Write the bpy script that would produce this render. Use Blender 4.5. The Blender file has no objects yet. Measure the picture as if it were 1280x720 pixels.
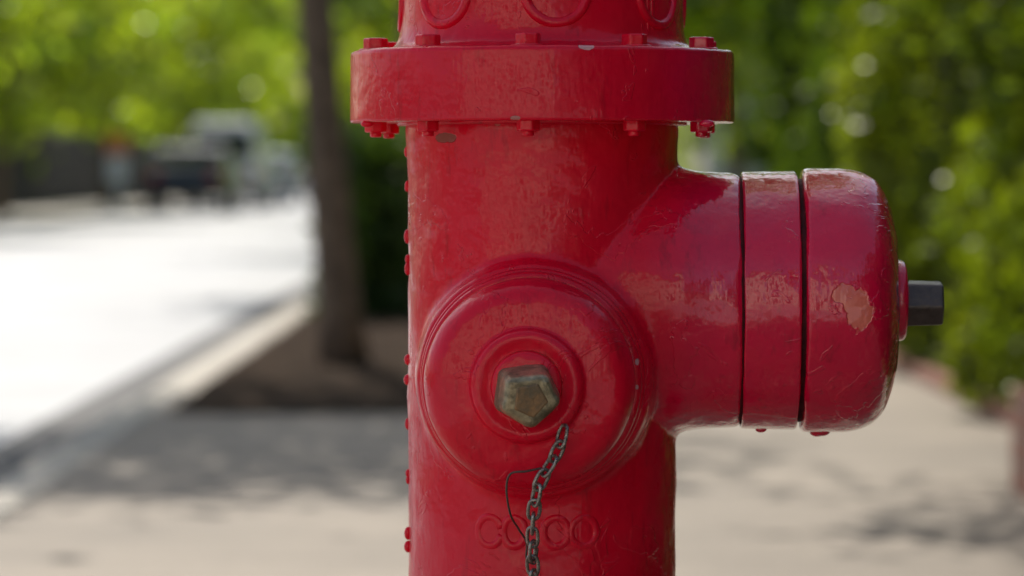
import bpy, bmesh, math, random
import numpy as np
from mathutils import Vector, Matrix
random.seed(7); rng=np.random.default_rng(11)
S=bpy.context.scene
S.view_settings.view_transform='Standard'; S.view_settings.look='None'; S.view_settings.exposure=0
R=math.radians
# ---------------------------------------------------------------- helpers
def link(o,parent=None):
    S.collection.objects.link(o)
    if parent: o.parent=parent
    return o
def empty(name):
    e=bpy.data.objects.new(name,None); return link(e)
def mesh_obj(name,verts,faces,mat=None,parent=None,smooth=True):
    m=bpy.data.meshes.new(name); m.from_pydata([tuple(v) for v in verts],[],faces); m.update()
    if smooth: m.polygons.foreach_set('use_smooth',[True]*len(m.polygons))
    if mat: m.materials.append(mat)
    return link(bpy.data.objects.new(name,m),parent)
def rounded(pts):
    out=[]
    n=len(pts)
    for i,p in enumerate(pts):
        rad=p[2] if len(p)>2 else 0
        P=Vector(p[:2])
        if rad<=0 or i==0 or i==n-1: out.append(P); continue
        A=Vector(pts[i-1][:2])-P; B=Vector(pts[i+1][:2])-P
        ra=min(rad,A.length*.48); rb=min(rad,B.length*.48)
        a=P+A.normalized()*ra; b=P+B.normalized()*rb
        for k in range(7):
            u=k/6; out.append(a*(1-u)**2+P*2*u*(1-u)+b*u*u)
    return out
def lathe_data(pts,origin,axis,segs=160):
    prof=rounded(pts); axis=Vector(axis).normalized(); origin=Vector(origin)
    up=Vector((0,0,1)) if abs(axis.z)<.9 else Vector((0,1,0))
    u=axis.cross(up).normalized(); v=axis.cross(u).normalized()
    V=[];F=[]
    for p in prof:
        for s in range(segs):
            a=2*math.pi*s/segs
            V.append(origin+axis*p.x+(u*math.cos(a)+v*math.sin(a))*max(p.y,1e-5))
    for i in range(len(prof)-1):
        for s in range(segs):
            s2=(s+1)%segs
            F.append((i*segs+s,i*segs+s2,(i+1)*segs+s2,(i+1)*segs+s))
    F.append(tuple(range(segs))[::-1]); F.append(tuple(range((len(prof)-1)*segs,len(prof)*segs)))
    return V,F
def lathe(name,pts,origin,axis,mat,parent,segs=160):
    V,F=lathe_data(pts,origin,axis,segs)
    o=mesh_obj(name,V,F,mat,parent)
    bm=bmesh.new(); bm.from_mesh(o.data); bmesh.ops.recalc_face_normals(bm,faces=bm.faces); bm.to_mesh(o.data); bm.free()
    return o
def tube_data(pts,rad,segs=10,closed=False):
    pts=[Vector(p) for p in pts]; n=len(pts); V=[];F=[]
    prev=None
    for i,p in enumerate(pts):
        if closed: d=pts[(i+1)%n]-pts[i-1]
        else: d=pts[min(i+1,n-1)]-pts[max(i-1,0)]
        d.normalize()
        if prev is None:
            ref=Vector((0,0,1)) if abs(d.z)<.9 else Vector((1,0,0))
            u=d.cross(ref).normalized()
        else: u=(prev-d*prev.dot(d)).normalized()
        prev=u; v=d.cross(u)
        r=rad[i] if hasattr(rad,'__len__') else rad
        for s in range(segs):
            a=2*math.pi*s/segs; V.append(p+(u*math.cos(a)+v*math.sin(a))*r)
    m=n if closed else n-1
    for i in range(m):
        j=(i+1)%n
        for s in range(segs):
            s2=(s+1)%segs; F.append((i*segs+s,i*segs+s2,j*segs+s2,j*segs+s))
    if not closed:
        F.append(tuple(range(segs))[::-1]); F.append(tuple(range((n-1)*segs,n*segs)))
    return V,F
def merge(datas):
    V=[];F=[]
    for v,f in datas:
        o=len(V); V+=list(v); F+=[tuple(i+o for i in q) for q in f]
    return V,F
def box_data(x0,x1,y0,y1,z0,z1):
    V=[(x,y,z) for z in(z0,z1) for y in(y0,y1) for x in(x0,x1)]
    F=[(0,2,3,1),(4,5,7,6),(0,1,5,4),(2,6,7,3),(0,4,6,2),(1,3,7,5)]
    return V,F
def bevel(o,w,seg=3):
    m=o.modifiers.new('bev','BEVEL'); m.width=w; m.segments=seg; m.limit_method='ANGLE'; m.angle_limit=R(35)
def ell_data(c,r,seg=12,ring=8):
    V=[];F=[]
    for i in range(ring+1):
        p=math.pi*i/ring
        for s in range(seg):
            a=2*math.pi*s/seg
            V.append((c[0]+r[0]*math.sin(p)*math.cos(a)+0,c[1]+r[1]*math.sin(p)*math.sin(a),c[2]+r[2]*math.cos(p)))
    for i in range(ring):
        for s in range(seg):
            s2=(s+1)%seg; F.append((i*seg+s,(i+1)*seg+s,(i+1)*seg+s2,i*seg+s2))
    return V,F
# ---------------------------------------------------------------- node helpers
class NT:
    def __init__(s,name):
        s.m=bpy.data.materials.new(name); s.m.use_nodes=True; s.t=s.m.node_tree
        s.b=s.t.nodes['Principled BSDF']; s.out=s.t.nodes['Material Output']
    def n(s,typ,**k):
        nd=s.t.nodes.new(typ)
        for a,b in k.items():
            if a in nd.inputs: nd.inputs[a].default_value=b
            else: setattr(nd,a,b)
        return nd
    def l(s,a,b): s.t.links.new(a,b)
    def co(s,scale=None):
        tc=s.n('ShaderNodeTexCoord').outputs['Object']
        if scale is None: return tc
        m=s.n('ShaderNodeMapping'); m.inputs['Scale'].default_value=scale; s.l(tc,m.inputs[0]); return m.outputs[0]
    def noise(s,co,scale,detail=4,rough=.5,dist=0):
        nd=s.n('ShaderNodeTexNoise'); nd.inputs['Scale'].default_value=scale; nd.inputs['Detail'].default_value=detail
        nd.inputs['Roughness'].default_value=rough; nd.inputs['Distortion'].default_value=dist; s.l(co,nd.inputs['Vector']); return nd.outputs['Fac']
    def ramp(s,f,stops):
        r=s.n('ShaderNodeValToRGB'); e=r.color_ramp.elements
        while len(e)<len(stops): e.new(.5)
        for el,(p,c) in zip(e,stops):
            el.position=p; el.color=(c,c,c,1) if not hasattr(c,'__len__') else (*c,1)
        s.l(f,r.inputs[0]); return r.outputs[0]
    def mix(s,f,a,b):
        m=s.n('ShaderNodeMix',data_type='RGBA')
        for sock,v in ((m.inputs[0],f),(m.inputs[6],a),(m.inputs[7],b)):
            if hasattr(v,'links'): s.l(v,sock)
            elif hasattr(v,'__len__'): sock.default_value=(*v,1)
            else: sock.default_value=v
        return m.outputs[2]
    def math(s,op,a,b=None,c=None):
        m=s.n('ShaderNodeMath',operation=op)
        for i,v in enumerate((a,b,c)):
            if v is None: continue
            if hasattr(v,'links'): s.l(v,m.inputs[i])
            else: m.inputs[i].default_value=v
        return m.outputs[0]
    def bump(s,h,strength,dist,prev=None):
        b=s.n('ShaderNodeBump'); b.inputs['Strength'].default_value=strength; b.inputs['Distance'].default_value=dist
        s.l(h,b.inputs['Height'])
        if prev: s.l(prev,b.inputs['Normal'])
        return b.outputs[0]
def blob(M,co,c,size,nz,namp=.35,soft=.08):
    sb=M.n('ShaderNodeVectorMath',operation='SUBTRACT'); M.l(co,sb.inputs[0]); sb.inputs[1].default_value=c
    dv=M.n('ShaderNodeVectorMath',operation='DIVIDE'); M.l(sb.outputs[0],dv.inputs[0]); dv.inputs[1].default_value=size
    ln=M.n('ShaderNodeVectorMath',operation='LENGTH'); M.l(dv.outputs[0],ln.inputs[0])
    d=M.math('ADD',ln.outputs['Value'],M.math('MULTIPLY',M.math('SUBTRACT',nz,.5),namp*4))
    return M.math('SUBTRACT',1.0,M.ramp(M.math('MULTIPLY',d,.5),[(.5-soft/2,0.0),(.5,1.0)]))
def paint(name):
    red=(.89,.0032,.030); gl=(.87,.004,.055)
    M=NT(name); co=M.co()
    big=M.noise(co,9,3,.6); mid=M.noise(co,34,3,.65); n90=M.noise(co,90,2,.6)
    sx=M.n('ShaderNodeSeparateXYZ'); M.l(co,sx.inputs[0])
    # glossier side outlet; magenta tint in gl paints in the reflected sky sheen
    g=M.ramp(M.math('ADD',sx.outputs['X'],M.math('MULTIPLY',M.math('SUBTRACT',big,.5),.05)),[(.072,0.),(.112,1.)])
    base=M.mix(g,red,gl)
    hs=M.n('ShaderNodeHueSaturation'); M.l(base,hs.inputs['Color']); M.l(M.ramp(big,[(.3,.84),(.7,1.)]),hs.inputs['Value'])
    c=hs.outputs[0]
    c=M.mix(M.math('MULTIPLY',M.ramp(mid,[(.5,0.),(.75,1.)]),.35),c,(.90,.012,.036))
    chip=M.ramp(M.noise(co,48,2,.5,.6),[(.765,0.),(.775,1.)])
    streak=M.noise(M.co((1,1,.22)),75,3,.7)
    c=M.mix(M.math('MULTIPLY',M.ramp(streak,[(.58,0.),(.80,1.)]),.5),c,(.20,.005,.008))
    pn=M.noise(co,15,4,.62,1.2)
    reg=blob(M,co,(-.045,-.09,.782),(.034,.05,.054),big,.3,.5)
    edge=M.ramp(pn,[(.570,0.),(.588,1.),(.606,0.)])
    c=M.mix(M.math('MULTIPLY',edge,M.math('MULTIPLY_ADD',reg,.42,.05)),c,(.85,.16,.15))
    c=M.mix(M.math('MULTIPLY',chip,.8),c,(.66,.15,.12))
    patches=[((.2245,-.082,.7010),(.0130,.04,.0170),(.92,.18,.125)),
             ((.2150,-.088,.7130),(.0115,.03,.0080),(.90,.16,.115)),
             ((.0295,-.139,.8885),(.0065,.008,.003),(.80,.38,.36)),
             ((-.070,-.072,.825),(.009,.02,.0040),(.34,.075,.055)),
             ((.0660,-.125,.6655),(.0018,.03,.0028),(.7,.32,.3)),
             ((.0660,-.125,.6480),(.0014,.03,.0022),(.7,.32,.3)),
             ((-.020,-.139,.838),(.0035,.03,.0016),(.6,.2,.18))]
    pm=None
    for p,sz,col in patches:
        mk=blob(M,co,p,sz,n90,.24)
        c=M.mix(mk,c,col); pm=mk if pm is None else M.math('MAXIMUM',pm,mk)
    M.l(c,M.b.inputs['Base Color'])
    ro=M.math('SUBTRACT',M.ramp(mid,[(.35,.25),(.7,.44)]),M.math('MULTIPLY',g,.10))
    M.l(M.math('ADD',ro,M.math('MULTIPLY',pm,.2)),M.b.inputs['Roughness']); M.b.inputs['Specular IOR Level'].default_value=.15
    M.l(M.math('MULTIPLY_ADD',g,.66,.34),M.b.inputs['Coat Weight']); M.b.inputs['Coat IOR'].default_value=1.62
    M.l(M.ramp(mid,[(.3,.03),(.75,.15)]),M.b.inputs['Coat Roughness'])
    peel=M.ramp(pn,[(.585,0.),(.595,1.),(.70,1.),(.71,.2)])
    h=M.math('MULTIPLY',big,.0045)
    h=M.math('ADD',h,M.math('MULTIPLY',mid,.0013))
    h=M.math('ADD',h,M.math('MULTIPLY',streak,.00060))
    h=M.math('ADD',h,M.math('MULTIPLY',M.math('MULTIPLY',peel,M.math('ADD',.28,reg)),.0014))
    h=M.math('ADD',h,M.math('MULTIPLY',n90,.00030))
    h=M.math('SUBTRACT',h,M.math('MULTIPLY',M.math('ADD',pm,chip),.0005))
    n=M.bump(h,.9,1.0)
    M.l(n,M.b.inputs['Normal']); M.l(n,M.b.inputs['Coat Normal'])
    return M.m
PAINT=paint('red_hydrant_paint'); PAINTG=PAINT
def metal(name,c1,c2,rough=.5,met=.7,sc=60):
    M=NT(name); co=M.co(); nz=M.noise(co,sc,5,.65)
    M.l(M.mix(M.ramp(nz,[(.38,0.),(.62,1.)]),c1,c2),M.b.inputs['Base Color'])
    M.b.inputs['Metallic'].default_value=met; M.l(M.ramp(nz,[(.3,rough-.12),(.7,rough+.2)]),M.b.inputs['Roughness'])
    M.l(M.bump(M.noise(co,sc*3,4,.6),.6,.0014),M.b.inputs['Normal']); return M.m
BRONZE=metal('weathered_bronze',(.50,.40,.24),(.18,.145,.085),.38,.6,75)
RUST=metal('rusty_face',(.38,.20,.08),(.20,.15,.09),.5,.4)
DARKM=metal('dark_iron',(.085,.068,.058),(.14,.115,.10),.36,.5)
CHAIN=metal('chain_steel',(.48,.45,.40),(.17,.15,.13),.28,.9,200)
SHADOW=metal('shaded_joint',(.09,.005,.007),(.04,.004,.005),.7,0)  # shade of the joint gaps and screw recess, painted as dark red
def flat(name,c,rough=.7,var=.25,sc=6,bumpd=.004,met=0,spec=.5):
    M=NT(name); co=M.co(); nz=M.noise(co,sc,5,.65)
    lo=tuple(x*(1-var) for x in c); hi=tuple(min(1,x*(1+var)) for x in c)
    M.l(M.mix(M.ramp(nz,[(.3,0.),(.7,1.)]),lo,hi),M.b.inputs['Base Color']); M.b.inputs['Roughness'].default_value=rough
    M.b.inputs['Metallic'].default_value=met; M.b.inputs['Specular IOR Level'].default_value=spec
    M.l(M.bump(M.noise(co,sc*8,3,.7),.4,bumpd),M.b.inputs['Normal']); return M.m
# ---------------------------------------------------------------- FIRE HYDRANT
H=empty('fire_hydrant')
an=R(4.0)
FD=Vector((-math.sin(an),-math.cos(an),0))
SD=Vector((math.cos(R(2)),-math.sin(R(2)),0))
ZS=.7045; ZF=.651
barrel=lathe_data([(0,.0),(0,.150),(.03,.150,.004),(.032,.112,.02),(.09,.1),(.80,.1),(.838,.102),(.838,0)],(0,0,0),(0,0,1),160)
side=lathe_data([(.0,.0),(.0,.094),(.104,.0985),(.120,.0955),(.1475,.0945),(.1475,.0)],(0,0,ZS),SD,160)
front=lathe_data([(.0,.0),(.0,.087),(.070,.0885),(.098,.0855),(.109,.0835),(.109,0)],(0,0,ZF),FD,160)
back=lathe_data([(.0,.0),(.0,.06),(.109,.06),(.109,0)],(0,0,ZS),(-.05,1,0),96)
V,F=merge([barrel,side,front,back])
body=mesh_obj('barrel_casting',V,F,PAINT,H)
rm=body.modifiers.new('rm','REMESH'); rm.mode='VOXEL'; rm.voxel_size=.0024; rm.use_smooth_shade=True
sm=body.modifiers.new('sm','SMOOTH'); sm.factor=.5; sm.iterations=26
tx=bpy.data.textures.new('cast','CLOUDS'); tx.noise_scale=.05; tx.noise_depth=2
dm=body.modifiers.new('d','DISPLACE'); dm.texture=tx; dm.strength=.0028; dm.mid_level=.5
tx2=bpy.data.textures.new('cast2','CLOUDS'); tx2.noise_scale=.03
tx3=bpy.data.textures.new('cast3','CLOUDS'); tx3.noise_scale=.011
def wobble(o,s=.0016,t=None):
    d=o.modifiers.new('d','DISPLACE'); d.texture=t or tx2; d.strength=s; d.mid_level=.5
def P(name,pts,z,ax,mat=PAINT,segs=160): return lathe(name,pts,(0,0,z),ax,mat,H,segs)
o=P('side_collar',[(.1480,.0),(.1480,.0925),(.1480,.0957,.0020),(.1892,.0964,.003),(.1892,.0),],ZS,SD,PAINTG); wobble(o,.0014)
P('side_joint_seal',[(.140,.0),(.140,.0925),(.1495,.0925),(.1495,0)],ZS,SD,SHADOW)
P('side_thread_neck',[(.186,.0),(.186,.0905),(.198,.0905),(.198,0)],ZS,SD,SHADOW)
o=P('side_cap',[(.1922,.0),(.1922,.090),(.1926,.0985,.005),(.232,.0975,.012),(.250,.090,.012),(.2605,.066,.014),(.263,.045,.006),(.264,.0)],ZS,SD,PAINTG); wobble(o,.0020)
P('side_cap_hub',[(.260,0),(.260,.031),(.270,.0295,.003),(.272,.020,.002),(.272,0)],ZS,SD,PAINTG,96)
def nut(name,ax,z,t0,t1,r0,r1,n,rot,mat,bev=.002,org=None,jit=0):
    ax=Vector(ax).normalized(); up=Vector((0,0,1)); u=ax.cross(up).normalized(); v=ax.cross(u).normalized()
    V=[];O=Vector((0,0,z)) if org is None else Vector(org)
    js=[random.uniform(-jit,jit) for _ in range(n)]
    for t,r in((t0,r0),(t1,r1)):
        for k in range(n):
            a=rot+2*math.pi*k/n+js[k]*4; V.append(O+ax*(t+js[k]*.02*(t>t0))+(u*math.cos(a)+v*math.sin(a))*r*(1+js[k]))
    F=[tuple(range(n))[::-1],tuple(range(n,2*n))]+[(k,(k+1)%n,n+(k+1)%n,n+k) for k in range(n)]
    o=mesh_obj(name,V,F,mat,H,smooth=False)
    bm=bmesh.new(); bm.from_mesh(o.data); bmesh.ops.recalc_face_normals(bm,faces=bm.faces); bm.to_mesh(o.data); bm.free()
    bevel(o,bev,4); return o
nut('side_cap_nut',SD,ZS-.002,.268,.298,.0185,.0175,6,R(8),DARKM,.0022)
P('front_ring_outer',[(.106,.0),(.106,.0805),(.117,.0805,.003),(.118,.076,.001),(.118,.0)],ZF,FD)
P('front_ring_inner',[(.116,.0),(.116,.0740),(.1205,.0740),(.1205,.0785,.001),(.131,.0780,.0035),(.132,.071),(.132,0)],ZF,FD)
o=P('front_cap',[(.130,.0),(.130,.070),(.1335,.0715,.002),(.135,.0745,.002),(.156,.0742,.008),(.168,.0655,.009),(.1705,.048,.01),(.1712,.0405,.002),(.1775,.0385,.003),(.1795,.034,.003),(.1775,.0285,.0025),(.1770,.026),(.1770,0)],ZF,FD); wobble(o,.0012)
P('front_cap_hub',[(.176,0),(.176,.0255),(.1815,.0240,.002),(.183,.018,.002),(.183,0)],ZF,FD,PAINT,96)
ND=Vector((.10,-1,-.09)).normalized(); NO=Vector((-.001,0,ZF-.004))+FD*.178
o=nut('front_cap_nut',ND,0,.0,.037,.0260,.0215,5,R(102),BRONZE,.0044,NO,.035)
o.data.polygons.foreach_set('use_smooth',[True]*len(o.data.polygons))
ss=o.modifiers.new('ss','SUBSURF'); ss.subdivision_type='SIMPLE'; ss.levels=3; ss.render_levels=3
wobble(o,.0014,tx3)
nut('front_nut_face',ND,0,.034,.0373,.0140,.0125,5,R(102),RUST,.0012,NO)
o=lathe('bonnet_flange',[(.8366,.0),(.8366,.140),(.8366,.1428,.0025),(.8895,.1428,.004),(.8900,.118,.003),(.893,.1085,.006),(.905,.105,.01),(.955,.105,.01),(.985,.098,.02),(1.01,.075,.03),(1.025,.04,.01),(1.03,.0)],(0,0,0),(0,0,1),PAINT,H,200); wobble(o,.0014)
lathe('flange_seam_ring',[(.8345,.0),(.8345,.108),(.838,.108),(.838,0)],(0,0,0),(0,0,1),PAINT,H,120)
V=[(math.cos(a)*.022,math.sin(a)*.022,1.028) for a in [2*math.pi*k/5 for k in range(5)]]+[(math.cos(a)*.018,math.sin(a)*.018,1.065) for a in [2*math.pi*k/5 for k in range(5)]]
o=mesh_obj('operating_nut',V,[(0,1,2,3,4)[::-1],(5,6,7,8,9)]+[(k,(k+1)%5,5+(k+1)%5,5+k) for k in range(5)],BRONZE,H,False); bevel(o,.002)
def on_cyl(x,z,rad):
    a=x/rad; return (math.sin(a)*rad,-math.cos(a)*rad,z)
ds=[]
for deg in(-43,5,53,101,149,197,245,-91):
    cx=R(deg)*.1053
    ds.append(tube_data([on_cyl(cx+.0225*math.cos(t),.930+.0235*math.sin(t),.1036) for t in np.linspace(0,2*math.pi,40,endpoint=False)],.0042,10,True))
V,F=merge(ds); mesh_obj('bonnet_raised_rings',V,F,PAINT,H)
ds=[]
for deg in(48.5,46,222,219.5):
    ds.append(tube_data([on_cyl(R(deg)*.105,z,.1040) for z in np.linspace(.897,.955,8)],.0022,8))
V,F=merge(ds); mesh_obj('bonnet_ribs',V,F,PAINT,H)
zc=.541; ds=[]; LR=.0971
def arc(cx,rx,rz,a0,a1,n=22): return [on_cyl(cx+rx*math.cos(R(a)),zc+rz*math.sin(R(a)),LR) for a in np.linspace(a0,a1,n)]
rr=.0042
ds.append(tube_data(arc(-.0385,.0090,.0105,12,348),rr,10))
ds.append(tube_data(arc(-.0205,.0080,.0105,0,360)[:-1],rr,10,True))
ds.append(tube_data(arc(.0090,.0090,.0105,0,360)[:-1],rr,10,True))
ds.append(tube_data(arc(.0290,.0095,.0105,0,360)[:-1],rr,10,True))
V,F=merge(ds); o=mesh_obj('embossed_emblems',V,F,PAINT,H)
ds=[]
def hexa(cx,cy,z0,z1,r,rot,n=6):
    V=[(cx+r*math.cos(rot+2*math.pi*k/n),cy+r*math.sin(rot+2*math.pi*k/n),z) for z in(z0,z1) for k in range(n)]
    F=[tuple(range(n))[::-1],tuple(range(n,2*n))]+[(k,(k+1)%n,n+(k+1)%n,n+k) for k in range(n)]
    return V,F
for k in range(10):
    a=R(-5+36*k); cx=math.sin(a)*.126; cy=-math.cos(a)*.126
    ds.append(hexa(cx,cy,.888,.8908,.0125,0,18))
    ds.append(hexa(cx,cy,.8895,.8985,.0095,random.random()*2))
    ds.append(hexa(cx,cy,.8290,.8375,.0086,random.random()*2))
    ds.append(hexa(cx,cy,.8255,.8300,.0046,0,10))
V,F=merge(ds); o=mesh_obj('flange_bolts',V,F,PAINT,H,False); bevel(o,.0018,3)
ds=[]
for z in(.815,.79,.7885,.752,.735,.728,.66,.645,.612,.575,.570,.53,.52,.47,.44):
    r=random.uniform(.0016,.0032); ds.append(ell_data((-.1002,-.002,z),(r,r,r*random.uniform(1.2,2.2))))
for x,y,z,r in((.163,-.01,ZS-.0962,.0022),(.205,-.01,ZS-.0985,.0030),(.208,-.012,ZS-.0975,.0034),(.118,-.086,.835,.0028),(-.128,-.055,.835,.0025)):
    ds.append(ell_data((x,y,z),(r*1.9,r,r)))
V,F=merge(ds); mesh_obj('paint_drips',V,F,PAINTG,H)
lathe('collar_set_screw',[(.0925,0),(.0925,.0038),(.0962,.0036,.0008),(.0966,0)],(.168,0,.708),(0,-1,0),SHADOW,H,24)
path=[(.0135,-.181,.622),(.0115,-.183,.612),(.0050,-.182,.598),(-.0030,-.181,.585),(-.0065,-.178,.570),(-.0078,-.170,.555),(-.0080,-.160,.535),(-.0075,-.148,.510),(-.0072,-.135,.480),(-.006,-.125,.44),(-.004,-.120,.40),(.01,-.118,.34),(.03,-.115,.36),(.05,-.105,.42)]
def catm(pts,n=30):
    pts=[Vector(p) for p in pts]; out=[]
    for i in range(len(pts)-1):
        p0=pts[max(i-1,0)];p1=pts[i];p2=pts[i+1];p3=pts[min(i+2,len(pts)-1)]
        for k in range(n):
            t=k/n; out.append(.5*((2*p1)+(-p0+p2)*t+(2*p0-5*p1+4*p2-p3)*t*t+(-p0+3*p1-3*p2+p3)*t**3))
    return out
cp=catm(path); step=.0112; ds=[]; acc=0; last=cp[0]; k=0
for i in range(1,len(cp)):
    acc+=(cp[i]-cp[i-1]).length
    if acc>=step:
        acc=0; d=(cp[i]-last).normalized(); c=(cp[i]+last)/2; last=cp[i]
        ref=Vector((0,1,0)); u=d.cross(ref).normalized(); v=d.cross(u).normalized()
        tw=R(35+90*(k%2)+random.uniform(-18,18)+k*9); s=u*math.cos(tw)+v*math.sin(tw)
        L=.0080;W=.0041;pts=[]
        for t in np.linspace(0,2*math.pi,20,endpoint=False):
            ct=math.cos(t); st=math.sin(t)
            pts.append(c+d*(L*(abs(ct)**.8)*(1 if ct>0 else -1))+s*W*(abs(st)**.7)*(1 if st>0 else -1))
        ds.append(tube_data(pts,.00135,8,True)); k+=1
V,F=merge(ds); mesh_obj('cap_chain',V,F,CHAIN,H)
wp=catm([(-.002,-.1765,.594),(-.012,-.178,.592),(-.0235,-.178,.590),(-.0262,-.172,.578),(-.0235,-.160,.560),(-.018,-.140,.548),(-.012,-.122,.536),(-.012,-.115,.524),(-.006,-.112,.520),(-.004,-.118,.532)],12)
V,F=tube_data(wp,.0008,8); mesh_obj('chain_wire_hook',V,F,DARKM,H)
# ---------------------------------------------------------------- FOLIAGE
def leafmat(name,c,trans=.5,var=.45,yel=(.16,.20,.02),gloss=.10):
    M=NT(name); t=M.t; t.nodes.remove(M.b)
    g=M.n('ShaderNodeNewGeometry'); rp=g.outputs['Random Per Island']
    co=M.co(); nz=M.noise(co,1.3,2,.6)
    dark=tuple(x*(1-var) for x in c); lite=tuple(x*(1+var) for x in c)
    a=M.mix(rp,dark,lite); a=M.mix(M.math('MULTIPLY',M.ramp(nz,[(.4,0.),(.65,1.)]),.5),a,yel)
    d=M.n('ShaderNodeBsdfDiffuse'); tr=M.n('ShaderNodeBsdfTranslucent'); gl=M.n('ShaderNodeBsdfGlossy'); gl.inputs['Roughness'].default_value=.32
    M.l(a,d.inputs[0])
    mt=M.n('ShaderNodeMix',data_type='RGBA'); mt.blend_type='MULTIPLY'; mt.inputs[0].default_value=1; M.l(a,mt.inputs[6]); mt.inputs[7].default_value=(3.2,3.2,.6,1)
    M.l(mt.outputs[2],tr.inputs[0]); gl.inputs[0].default_value=(.6,.6,.55,1)
    m1=M.n('ShaderNodeMixShader'); m1.inputs[0].default_value=trans; M.l(d.outputs[0],m1.inputs[1]); M.l(tr.outputs[0],m1.inputs[2])
    m2=M.n('ShaderNodeMixShader'); m2.inputs[0].default_value=gloss; M.l(m1.outputs[0],m2.inputs[1]); M.l(gl.outputs[0],m2.inputs[2])
    M.l(m2.outputs[0],M.out.inputs['Surface']); return M.m
LEAF=leafmat('street_tree_leaves',(.085,.14,.014),.6,.45,(.19,.25,.015),.07)
LEAFD=leafmat('evergreen_leaves',(.030,.058,.014),.25,.4,(.05,.08,.015),.03)
LEAFM=leafmat('shrub_leaves',(.040,.072,.014),.35,.4,(.07,.10,.012),.03)
LEAFH=leafmat('hedge_leaves',(.066,.098,.012),.42,.65,(.14,.155,.018),.04)
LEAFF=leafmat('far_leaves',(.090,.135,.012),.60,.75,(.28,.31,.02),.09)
BARK=flat('bark',(.18,.12,.08),.9,.45,14,.01)
def leaves_np(centres,size):
    n=len(centres); a=rng.normal(size=(n,3)); a/=np.linalg.norm(a,axis=1)[:,None]
    b=rng.normal(size=(n,3)); b-=a*(a*b).sum(1)[:,None]; b/=np.linalg.norm(b,axis=1)[:,None]
    s=size*rng.uniform(.6,1.35,size=(n,1))
    v=np.empty((n,4,3)); v[:,0]=centres-a*s*.5; v[:,1]=centres+b*s*.3; v[:,2]=centres+a*s*.55; v[:,3]=centres-b*s*.3
    return v.reshape(-1,3)
def leaf_part(name,centres,size,mat,parent=None,extra=None,extra_mat=None):
    v=leaves_np(np.asarray(centres),size); n=len(v)//4
    V=[tuple(x) for x in v]; F=[(4*i,4*i+1,4*i+2,4*i+3) for i in range(n)]
    if extra:
        o=len(V); V+= [tuple(x) for x in extra[0]]; F+=[tuple(i+o for i in f) for f in extra[1]]
    ob=mesh_obj(name,V,F,mat,parent,False)
    if extra:
        ob.data.materials.append(extra_mat)
        mi=np.zeros(len(F),int); mi[n:]=1; ob.data.polygons.foreach_set('material_index',mi.tolist())
    return ob
def tree(name,x,y,crown,rad,nclump,nleaf,lsize,trunk_r,lean=(0,0),mat=None,spread=.28):
    e=empty(name); mat=mat or LEAF
    cx,cy,cz=crown; ds=[]
    top=Vector((x+lean[0],y+lean[1],cz-.2*rad[2]))
    pts=[];rr=[]
    for i in range(14):
        t=i/13; w=.02*math.sin(5*t+x*3)
        pts.append(Vector((x+lean[0]*t+w*t,y+lean[1]*t+w,-.02+(top.z+.02)*t)))
        rr.append(trunk_r*(1.35-.35*min(1,t*12))*(1-.45*t))
    ds.append(tube_data(pts,rr,14))
    cl=[]
    while len(cl)<nclump:
        p=rng.uniform(-1,1,3)
        l=np.linalg.norm(p)
        if l>1 or l<.25: continue
        cl.append(np.array([cx+p[0]*rad[0],cy+p[1]*rad[1],cz+p[2]*rad[2]]))
    for i,c in enumerate(cl[:max(9,nclump//2)]):
        st=pts[random.randint(8,13)]; en=Vector(c); mid=(st+en)/2+Vector((random.uniform(-.15,.15),random.uniform(-.15,.15),.18))
        ds.append(tube_data([st,(st*.5+mid*.5)+Vector((0,0,.05)),mid,(mid+en)/2,en],[trunk_r*.36,trunk_r*.3,trunk_r*.22,trunk_r*.14,trunk_r*.05],7))
    V,F=merge(ds); mesh_obj('trunk_and_limbs',V,F,BARK,e)
    C=[]
    per=nleaf//nclump
    for c in cl:
        k=int(per*random.uniform(.5,1.5)); s=spread*min(rad)*random.uniform(.7,1.3)
        C.append(c+rng.normal(size=(k,3))*np.array([s,s,s*.7]))
    leaf_part('crown_leaves',np.concatenate(C),lsize,mat,e)
    return e
tree('street_tree',-.68,10.9,(-2.55,11.5,4.1),(2.4,2.5,1.2),48,10500,.13,.086,(-.30,.1))
tree('street_tree',-.98,2.0,(-.45,3.0,4.3),(1.55,1.6,.9),50,7500,.12,.085,(.1,.5))  # out-of-frame tree, added so its crown blocks sun from the hydrant
tree('garden_tree',2.9,8.2,(1.5,8.9,3.9),(1.7,2.0,.9),30,5200,.13,.08,(-.3,.1))  # out-of-frame crown, added to dapple the sidewalk with shade
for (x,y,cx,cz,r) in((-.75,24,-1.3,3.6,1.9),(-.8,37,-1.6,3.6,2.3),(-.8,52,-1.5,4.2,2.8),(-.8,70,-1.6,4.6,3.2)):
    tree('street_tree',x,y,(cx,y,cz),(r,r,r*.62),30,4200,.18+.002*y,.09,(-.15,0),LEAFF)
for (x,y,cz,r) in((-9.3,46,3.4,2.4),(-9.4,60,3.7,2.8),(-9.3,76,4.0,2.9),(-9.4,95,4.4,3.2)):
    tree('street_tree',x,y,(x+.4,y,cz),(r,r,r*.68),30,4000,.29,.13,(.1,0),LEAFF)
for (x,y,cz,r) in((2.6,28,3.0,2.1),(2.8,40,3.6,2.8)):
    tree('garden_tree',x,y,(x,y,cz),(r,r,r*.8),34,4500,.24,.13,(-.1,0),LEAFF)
for (x,y,cz,r) in((5.2,-13.2,3.2,2.6),(9.5,-13.5,3.4,2.8)):  # unseen dark trees behind the camera, added to dim the hydrant's right side
    tree('garden_tree',x,y,(x,y,cz),(r,r*.8,r*.95),30,3000,.32,.14,(.1,0),LEAFM)
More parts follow.
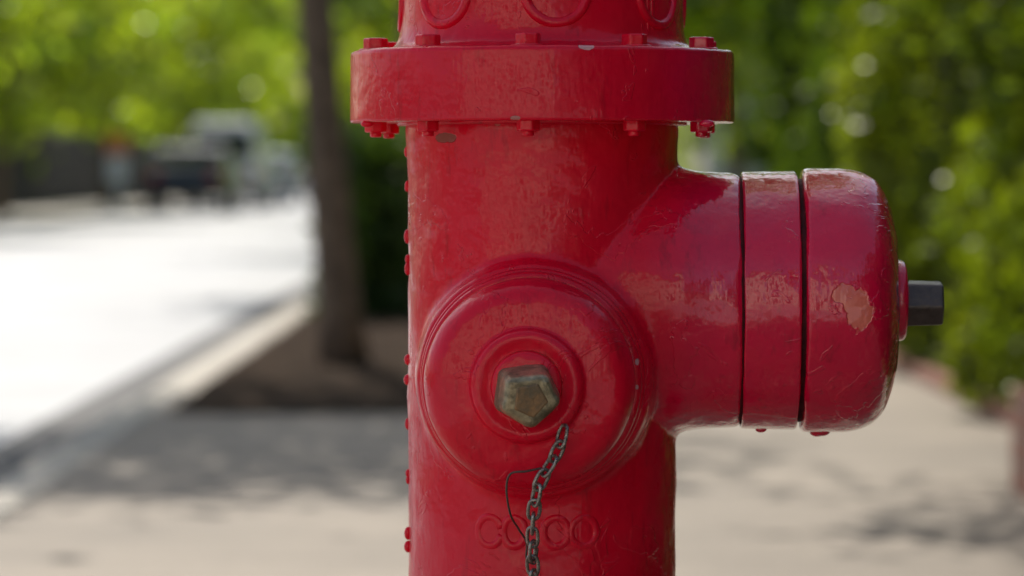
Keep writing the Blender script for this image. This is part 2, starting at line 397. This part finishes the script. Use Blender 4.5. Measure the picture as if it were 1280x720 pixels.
def mass(name,x0,x1,y0,y1,z0,z1,ncl,per,ls,mat,s=1.0):
    C=[]
    for _ in range(ncl):
        c=np.array([random.uniform(x0,x1),random.uniform(y0,y1),z0+(z1-z0)*random.random()**1.2])
        C.append(c+rng.normal(size=(per,3))*s*random.uniform(.6,1.3))
    C=np.concatenate(C); C[:,2]=np.maximum(C[:,2],-.05)
    return leaf_part(name,C,ls,mat)
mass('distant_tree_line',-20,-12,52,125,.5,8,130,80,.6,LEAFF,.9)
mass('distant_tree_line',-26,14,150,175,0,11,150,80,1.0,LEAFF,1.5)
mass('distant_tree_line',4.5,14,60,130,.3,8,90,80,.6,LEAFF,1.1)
def hedge(name,x0,x1,y0,y1,z0,z1,n,ls,mat,coremat,amp=.09,nb=260):
    B=np.stack([rng.uniform(y0,y1,nb),rng.uniform(z0,z1,nb),rng.uniform(-.09,.13,nb),rng.uniform(.08,.24,nb)],1)
    n1=int(n*.68); y=rng.uniform(y0,y1,n1); z=rng.uniform(z0,z1,n1); off=np.zeros(n1)
    for by,bz,h,w in B: off+=h*np.exp(-((y-by)**2+(z-bz)**2)/(2*w*w))
    off=np.clip(off,-.16,.3)
    C=[np.stack([x0+.05-off*amp/.09+rng.normal(0,.03,n1),y,z],1)]
    m=int(n*.16); a=rng.uniform(x0,x1,m); C.append(np.stack([a,y0+rng.normal(0,.05,m),rng.uniform(z0,z1,m)],1))
    m=int(n*.10); C.append(np.stack([rng.uniform(x0,x1,m),rng.uniform(y0,y1,m),z1+rng.normal(0,.06,m)],1))
    m=int(n*.06); C.append(np.stack([rng.uniform(x0,x1,m),y1+rng.normal(0,.05,m),rng.uniform(z0,z1,m)],1))
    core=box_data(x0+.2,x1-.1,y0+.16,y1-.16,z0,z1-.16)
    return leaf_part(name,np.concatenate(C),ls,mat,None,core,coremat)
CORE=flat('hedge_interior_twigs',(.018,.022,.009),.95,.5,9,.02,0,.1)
hedge('hedge',1.70,2.5,5.4,13.1,.04,2.3,34000,.062,LEAFH,CORE,.11,360)
hedge('hedge',1.80,2.6,-2.9,5.2,.04,2.2,10000,.11,LEAFM,CORE,nb=120)  # unseen stretch of hedge, added to cut skylight from the right
hedge('dark_hedge',1.88,2.8,15.5,22,.0,2.5,12000,.10,LEAFM,CORE)
hedge('low_shrub',-1.00,-.50,15.0,21,.0,1.02,7000,.07,LEAFD,CORE,.04)
mass('evergreen_shrub',-12.2,-9.6,112,114,.5,2.6,26,120,.34,LEAFD,.5)
# ---------------------------------------------------------------- GROUND, ROAD, PAVEMENT
def concrete(name,c,joint_y=1.5,joint=True,rough=.75):
    M=NT(name); co=M.co(); n1=M.noise(co,.9,5,.65); n2=M.noise(co,22,4,.7)
    a=M.mix(M.ramp(n1,[(.3,0.),(.7,1.)]),tuple(x*.66 for x in c),tuple(x*1.18 for x in c))
    a=M.mix(M.math('MULTIPLY',M.ramp(n2,[(.45,0.),(.8,1.)]),.35),a,tuple(x*.5 for x in c))
    n=M.bump(n2,.4,.004)
    if joint:
        sp=M.n('ShaderNodeSeparateXYZ'); M.l(co,sp.inputs[0])
        fy=M.math('PINGPONG',sp.outputs['Y'],joint_y/2); jm=M.math('LESS_THAN',fy,.010)
        a=M.mix(M.math('MULTIPLY',jm,.8),a,tuple(x*.2 for x in c)); n=M.bump(jm,.8,-.01,n)
    M.l(a,M.b.inputs['Base Color']); M.b.inputs['Roughness'].default_value=rough; M.l(n,M.b.inputs['Normal']); return M.m
SIDE=concrete('sidewalk_concrete',(.25,.205,.158))
KERB=concrete('kerb_concrete',(.42,.38,.32),3)
ROAD=concrete('pale_road_surface',(.33,.34,.36),1,False,.55)
GUT=concrete('gutter_asphalt',(.06,.06,.062),1,False,.8)
SOIL=flat('soil',(.040,.026,.017),1,.5,9,.02,0,.05)
GRASS=flat('lawn_grass',(.055,.085,.02),.95,.4,3,.03,0,.2)
def box(name,*a,mat=None,bv=0,parent=None):
    V,F=box_data(*a); o=mesh_obj(name,V,F,mat,parent,False)
    if bv: bevel(o,bv)
    return o
Y0=-3.4   # pavement ends here; unseen crossing street behind the photographer, added for bounce light
mesh_obj('ground',[(-500,-300,-.14),(500,-300,-.14),(500,600,-.14),(-500,600,-.14)],[(0,1,2,3)],GRASS,None,False)
mesh_obj('road',[(-8.4,Y0,-.12),(-1.33,Y0,-.12),(-1.33,300,-.12),(-8.4,300,-.12)],[(0,1,2,3)],ROAD,None,False)
mesh_obj('road',[(-60,-10.4,-.12),(60,-10.4,-.12),(60,Y0-.002,-.12),(-60,Y0-.002,-.12)],[(0,1,2,3)],ROAD,None,False)
mesh_obj('road_gutter',[(-1.75,Y0,-.116),(-1.34,Y0,-.116),(-1.34,300,-.116),(-1.75,300,-.116)],[(0,1,2,3)],GUT,None,False)
box('kerb',-1.36,-1.205,Y0,300,-.135,.003,mat=KERB,bv=.018)
box('kerb',-1.20,60,Y0,Y0+.15,-.135,.003,mat=KERB,bv=.018)
box('kerb',-8.55,-8.40,Y0,300,-.135,.003,mat=KERB,bv=.018)
box('kerb',-60,60,-10.55,-10.4,-.135,.003,mat=KERB,bv=.018)
box('sidewalk',-1.20,1.60,Y0+.155,300,-.135,0,mat=SIDE)
box('sidewalk',-10.6,-8.555,Y0,300,-.135,0,mat=KERB)
box('sidewalk',-60,60,-12.6,-10.555,-.135,0,mat=KERB)
box('lawn',1.605,60,Y0+.155,300,-.135,.03,mat=GRASS)
box('lawn',-60,-10.605,Y0,300,-.135,.03,mat=GRASS)
bm=bmesh.new(); bmesh.ops.create_grid(bm,x_segments=16,y_segments=90,size=.5)
for v in bm.verts:
    x,y=v.co.x,v.co.y; e=min(.5-abs(x),.5-abs(y))
    v.co=Vector((-.74+x*.84,15.2+y*13,.006+(.035+.02*random.random())*min(1,e*14)))
me=bpy.data.meshes.new('soil_bed'); bm.to_mesh(me); bm.free(); me.materials.append(SOIL); link(bpy.data.objects.new('soil_bed',me))
M=NT('brickwork'); tc=M.co(); sp=M.n('ShaderNodeSeparateXYZ'); M.l(tc,sp.inputs[0]); cb=M.n('ShaderNodeCombineXYZ')
M.l(M.math('ADD',sp.outputs['X'],sp.outputs['Y']),cb.inputs[0]); M.l(sp.outputs['Z'],cb.inputs[1])
br=M.n('ShaderNodeTexBrick'); M.l(cb.outputs[0],br.inputs['Vector']); br.inputs['Scale'].default_value=1
br.inputs['Brick Width'].default_value=.215; br.inputs['Row Height'].default_value=.075; br.inputs['Mortar Size'].default_value=.006
br.inputs['Color1'].default_value=(.30,.12,.075,1); br.inputs['Color2'].default_value=(.22,.09,.06,1); br.inputs['Mortar'].default_value=(.22,.17,.13,1)
M.l(br.outputs['Color'],M.b.inputs['Base Color']); M.b.inputs['Roughness'].default_value=.9; M.l(M.bump(br.outputs['Fac'],.5,-.006),M.b.inputs['Normal'])
BRICK=M.m
pl=empty('brick_planter')
box('wall_front',1.23,1.34,3.0,6.0,.0,.26,mat=BRICK,bv=.006,parent=pl)
box('wall_end',1.345,1.60,5.89,6.0,.0,.26,mat=BRICK,bv=.006,parent=pl)
box('wall_near_end',1.345,1.60,3.0,3.11,.0,.26,mat=BRICK,bv=.006,parent=pl)
box('soil',1.343,1.60,3.115,5.885,.0,.19,mat=SOIL,parent=pl)
box('brick_edging',1.53,1.60,6.25,22,.0,.05,mat=BRICK,bv=.006)
WOOD=flat('dark_stained_wood',(.028,.022,.017),.8,.4,5)
fe=empty('wooden_fence'); ds=[]
y=40.0
while y<125:
    ds.append(box_data(-10.95,-10.92,y,y+.135,.03,1.75+random.uniform(-.01,.01))); y+=.15
V,F=merge(ds); mesh_obj('boards',V,F,WOOD,fe,False)
ds=[box_data(-11.03,-10.952,40,125,z,z+.09) for z in(.4,1.35)]+[box_data(-11.14,-11.032,40+2.4*i,40.1+2.4*i,.03,1.8) for i in range(36)]
V,F=merge(ds); mesh_obj('rails_and_posts',V,F,WOOD,fe,False)
# ---------------------------------------------------------------- VEHICLES
GLASS=NT('vehicle_glass'); GLASS.b.inputs['Base Color'].default_value=(.02,.025,.03,1); GLASS.b.inputs['Roughness'].default_value=.08; GLASS=GLASS.m
TYRE=flat('tyre_rubber',(.02,.02,.02),.85,.2,20)
HUB=flat('wheel_alloy',(.45,.45,.46),.35,.1,8,.001,.8)
def carpaint(n,c):
    m=flat(n,c,.3,.05,2,.0002); m.node_tree.nodes['Principled BSDF'].inputs['Coat Weight'].default_value=.6; return m
LAMP=flat('lamp_lens',(.6,.6,.58),.15,.05,5,.0005); TAIL=flat('tail_lens',(.35,.01,.01),.2,.1,5,.0005)
def vehicle(name,x,y,paintm,kind='car'):
    e=empty(name)
    if kind=='van':
        body=[(-2.5,.35),(-2.5,1.0),(-2.42,2.1),(-2.3,2.2),(1.1,2.2),(1.45,2.05),(2.0,1.25),(2.45,1.08),(2.55,.75),(2.55,.35)]
        win=[(1.0,1.3),(1.0,1.95),(1.38,1.95),(1.86,1.3)]; hw=.98; wx=(-1.6,1.65)
        shield=[(1.50,1.97),(1.98,1.30)]
    else:
        body=[(-2.15,.32),(-2.2,.75),(-2.1,1.02),(-1.65,1.08),(-1.25,1.42),(-.9,1.5),(.2,1.5),(.5,1.42),(1.05,1.02),(1.9,.9),(2.15,.72),(2.18,.32)]
        win=[(-1.42,1.06),(-1.05,1.38),(.25,1.40),(.80,1.04)]; hw=.9; wx=(-1.35,1.35)
        shield=[(.50,1.41),(1.02,1.05)]
    n=len(body); F=[]
    for r in range(3):
        for i in range(n): F.append((r*n+i,r*n+(i+1)%n,(r+1)*n+(i+1)%n,(r+1)*n+i))
    F.append(tuple(range(n))); F.append(tuple(range(3*n,4*n))[::-1])
    V=[]
    for idx,s in enumerate((-1,-1,1,1)):
        for (yy,z) in body:
            k=max(0,(z-.95))*.22; V.append((s*(hw-k-(.05 if idx in(1,2) else 0)),yy,z+(.015 if idx in(1,2) else 0)))
    o=mesh_obj('body',V,F,paintm,e,False)
    bm=bmesh.new(); bm.from_mesh(o.data); bmesh.ops.recalc_face_normals(bm,faces=bm.faces); bm.to_mesh(o.data); bm.free(); bevel(o,.05,3)
    ds=[]
    for s in(-1,1):
        a=[(s*(hw-max(0,z-.95)*.22+.006),yy,z) for yy,z in win]; b=[(s*(hw-max(0,z-.95)*.22-.03),yy,z) for yy,z in win]
        ds.append((a+b,[(0,1,2,3),(4,7,6,5),(0,4,5,1),(1,5,6,2),(2,6,7,3),(3,7,4,0)]))
    (y1,z1),(y2,z2)=shield
    ds.append(([(-hw+.2,y1+.05,z1+.02),(hw-.2,y1+.05,z1+.02),(hw-.12,y2+.05,z2+.02),(-hw+.12,y2+.05,z2+.02)],[(0,1,2,3)]))
    if kind=='van': ds.append(([(-hw+.3,-2.46,1.95),(hw-.3,-2.46,1.95),(hw-.2,-2.525,1.25),(-hw+.2,-2.525,1.25)],[(0,1,2,3)]))
    else: ds.append(([(-hw+.22,-1.29,1.43),(hw-.22,-1.29,1.43),(hw-.14,-1.67,1.12),(-hw+.14,-1.67,1.12)],[(0,1,2,3)]))
    V,F=merge(ds); mesh_obj('windows',V,F,GLASS,e,False)
    ds=[];hs=[]
    for wy in wx:
        for s in(-1,1):
            ds.append(lathe_data([(0,0),(0,.3),(.0,.33,.02),(.2,.33,.02),(.2,.0)],(s*(hw-.17),wy,.33),(s,0,0),28))
            hs.append(lathe_data([(0.19,0),(.19,.2),(.212,.19,.01),(.205,0)],(s*(hw-.17),wy,.33),(s,0,0),20))
    V,F=merge(ds); mesh_obj('tyres',V,F,TYRE,e); V,F=merge(hs); mesh_obj('wheel_hubs',V,F,HUB,e)
    by=body[-1][0]; ds=[box_data(s*hw*.55-.18,s*hw*.55+.18,by-.06,by+.02,.62,.76) for s in(-1,1)]
    V,F=merge(ds); mesh_obj('headlamps',V,F,LAMP,e,False)
    ry=body[1][0]; ds=[box_data(s*hw*.75-.12,s*hw*.75+.12,ry-.02,ry+.06,.72,.92) for s in(-1,1)]
    V,F=merge(ds); mesh_obj('tail_lamps',V,F,TAIL,e,False)
    ds=[box_data(-hw+.05,hw-.05,by-.03,by+.06,.34,.5),box_data(-hw+.05,hw-.05,ry-.06,ry+.03,.34,.52)]
    V,F=merge(ds); o=mesh_obj('bumpers',V,F,TYRE if kind=='van' else paintm,e,False); bevel(o,.02)
    e.location=(x,y,-.12); return e
vehicle('parked_car',-7.35,76,carpaint('dark_car_paint',(.03,.035,.045)))
vehicle('parked_van',-7.3,86,carpaint('white_van_paint',(.80,.80,.78)),'van')
vehicle('parked_car',-7.35,97,carpaint('blue_car_paint',(.20,.30,.42)))
vehicle('parked_car',-7.3,107,carpaint('silver_car_paint',(.5,.5,.52)))
WHITE=flat('white_painted_metal',(.75,.75,.73),.45,.08,6); ORANGE=flat('orange_sign_face',(.75,.20,.04),.5,.08,6)
sg=empty('warning_sign')
lathe('post',[(0,0),(0,.09,.005),(.04,.09,.01),(.05,.045,.01),(1.55,.04,.002),(1.55,0)],(-8.75,73,0),(0,0,1),WHITE,sg,24)
box('panel',-8.75-.24,-8.75+.24,72.93,72.95,1.22,1.62,mat=ORANGE,bv=.008,parent=sg)
box('lower_plate',-8.75-.2,-8.75+.2,72.93,72.95,.55,1.16,mat=WHITE,bv=.008,parent=sg)
WALL=flat('cream_render',(.66,.60,.51),.85,.10,2,.003); ROOF=flat('roof_tiles',(.16,.085,.06),.8,.3,6)
def house(x0,x1,y0,y1,h,facey,sgn,floors=1):
    hs=empty('rendered_house')
    box('walls',x0,x1,y0,y1,-.13,h,mat=WALL,parent=hs)
    my=(y0+y1)/2
    mesh_obj('roof',[(x0-.4,y0-.4,h+.01),(x1+.4,y0-.4,h+.01),(x1+.4,y1+.4,h+.01),(x0-.4,y1+.4,h+.01),(x0-.4,my,h+2.3),(x1+.4,my,h+2.3)],[(0,1,5,4),(2,3,4,5),(0,4,3),(1,2,5),(0,3,2,1)],ROOF,hs,False)
    k=0; n=int((x1-x0)/2.6)
    for f in range(floors):
        for i in range(n):
            xx=x0+.9+i*2.55; zz=.9+2.7*f; k+=1
            a,b=sorted((facey-.03*sgn,facey+.04*sgn)); box('window_%d'%k,xx,xx+.95,a,b,zz,zz+1.3,mat=GLASS,parent=hs)
            a,b=sorted((facey+.012*sgn,facey+.12*sgn)); box('window_sill_%d'%k,xx-.06,xx+1.01,a,b,zz-.1,zz-.015,mat=WHITE,parent=hs)
house(3.4,10,58,68,5.2,58,-1)
house(-14.5,1.2,-21,-12.8,6.2,-12.8,1,2)  # unseen house behind the camera, added to bounce sunlight onto the hydrant
# ---------------------------------------------------------------- LIGHT
EL=R(48); AZ=R(-16)
W=bpy.data.worlds.new('World'); S.world=W; W.use_nodes=True
bg=W.node_tree.nodes['Background']; sk=W.node_tree.nodes.new('ShaderNodeTexSky'); sk.sky_type='NISHITA'; sk.sun_disc=False
sk.sun_elevation=EL; sk.sun_rotation=AZ; sk.air_density=1; sk.dust_density=2.5
W.node_tree.links.new(sk.outputs[0],bg.inputs[0]); bg.inputs[1].default_value=.15
sd=Vector((math.sin(AZ)*math.cos(EL),math.cos(AZ)*math.cos(EL),math.sin(EL)))
sl=bpy.data.lights.new('sun','SUN'); sl.energy=5; sl.angle=R(.5); sl.color=(1,.94,.84)
so=link(bpy.data.objects.new('sun',sl)); so.rotation_euler=sd.to_track_quat('Z','Y').to_euler(); so.location=(0,0,20)
# ---------------------------------------------------------------- CAMERA
c=bpy.data.cameras.new('camera'); c.lens=120; c.sensor_width=36; c.clip_end=2000; c.clip_start=.05
c.dof.use_dof=True; c.dof.focus_distance=2.42; c.dof.aperture_fstop=5.8
co=link(bpy.data.objects.new('camera',c)); co.location=(-.0224,-2.547,.8)
co.rotation_euler=(R(90)-math.atan(145/4267),0,0); S.camera=co
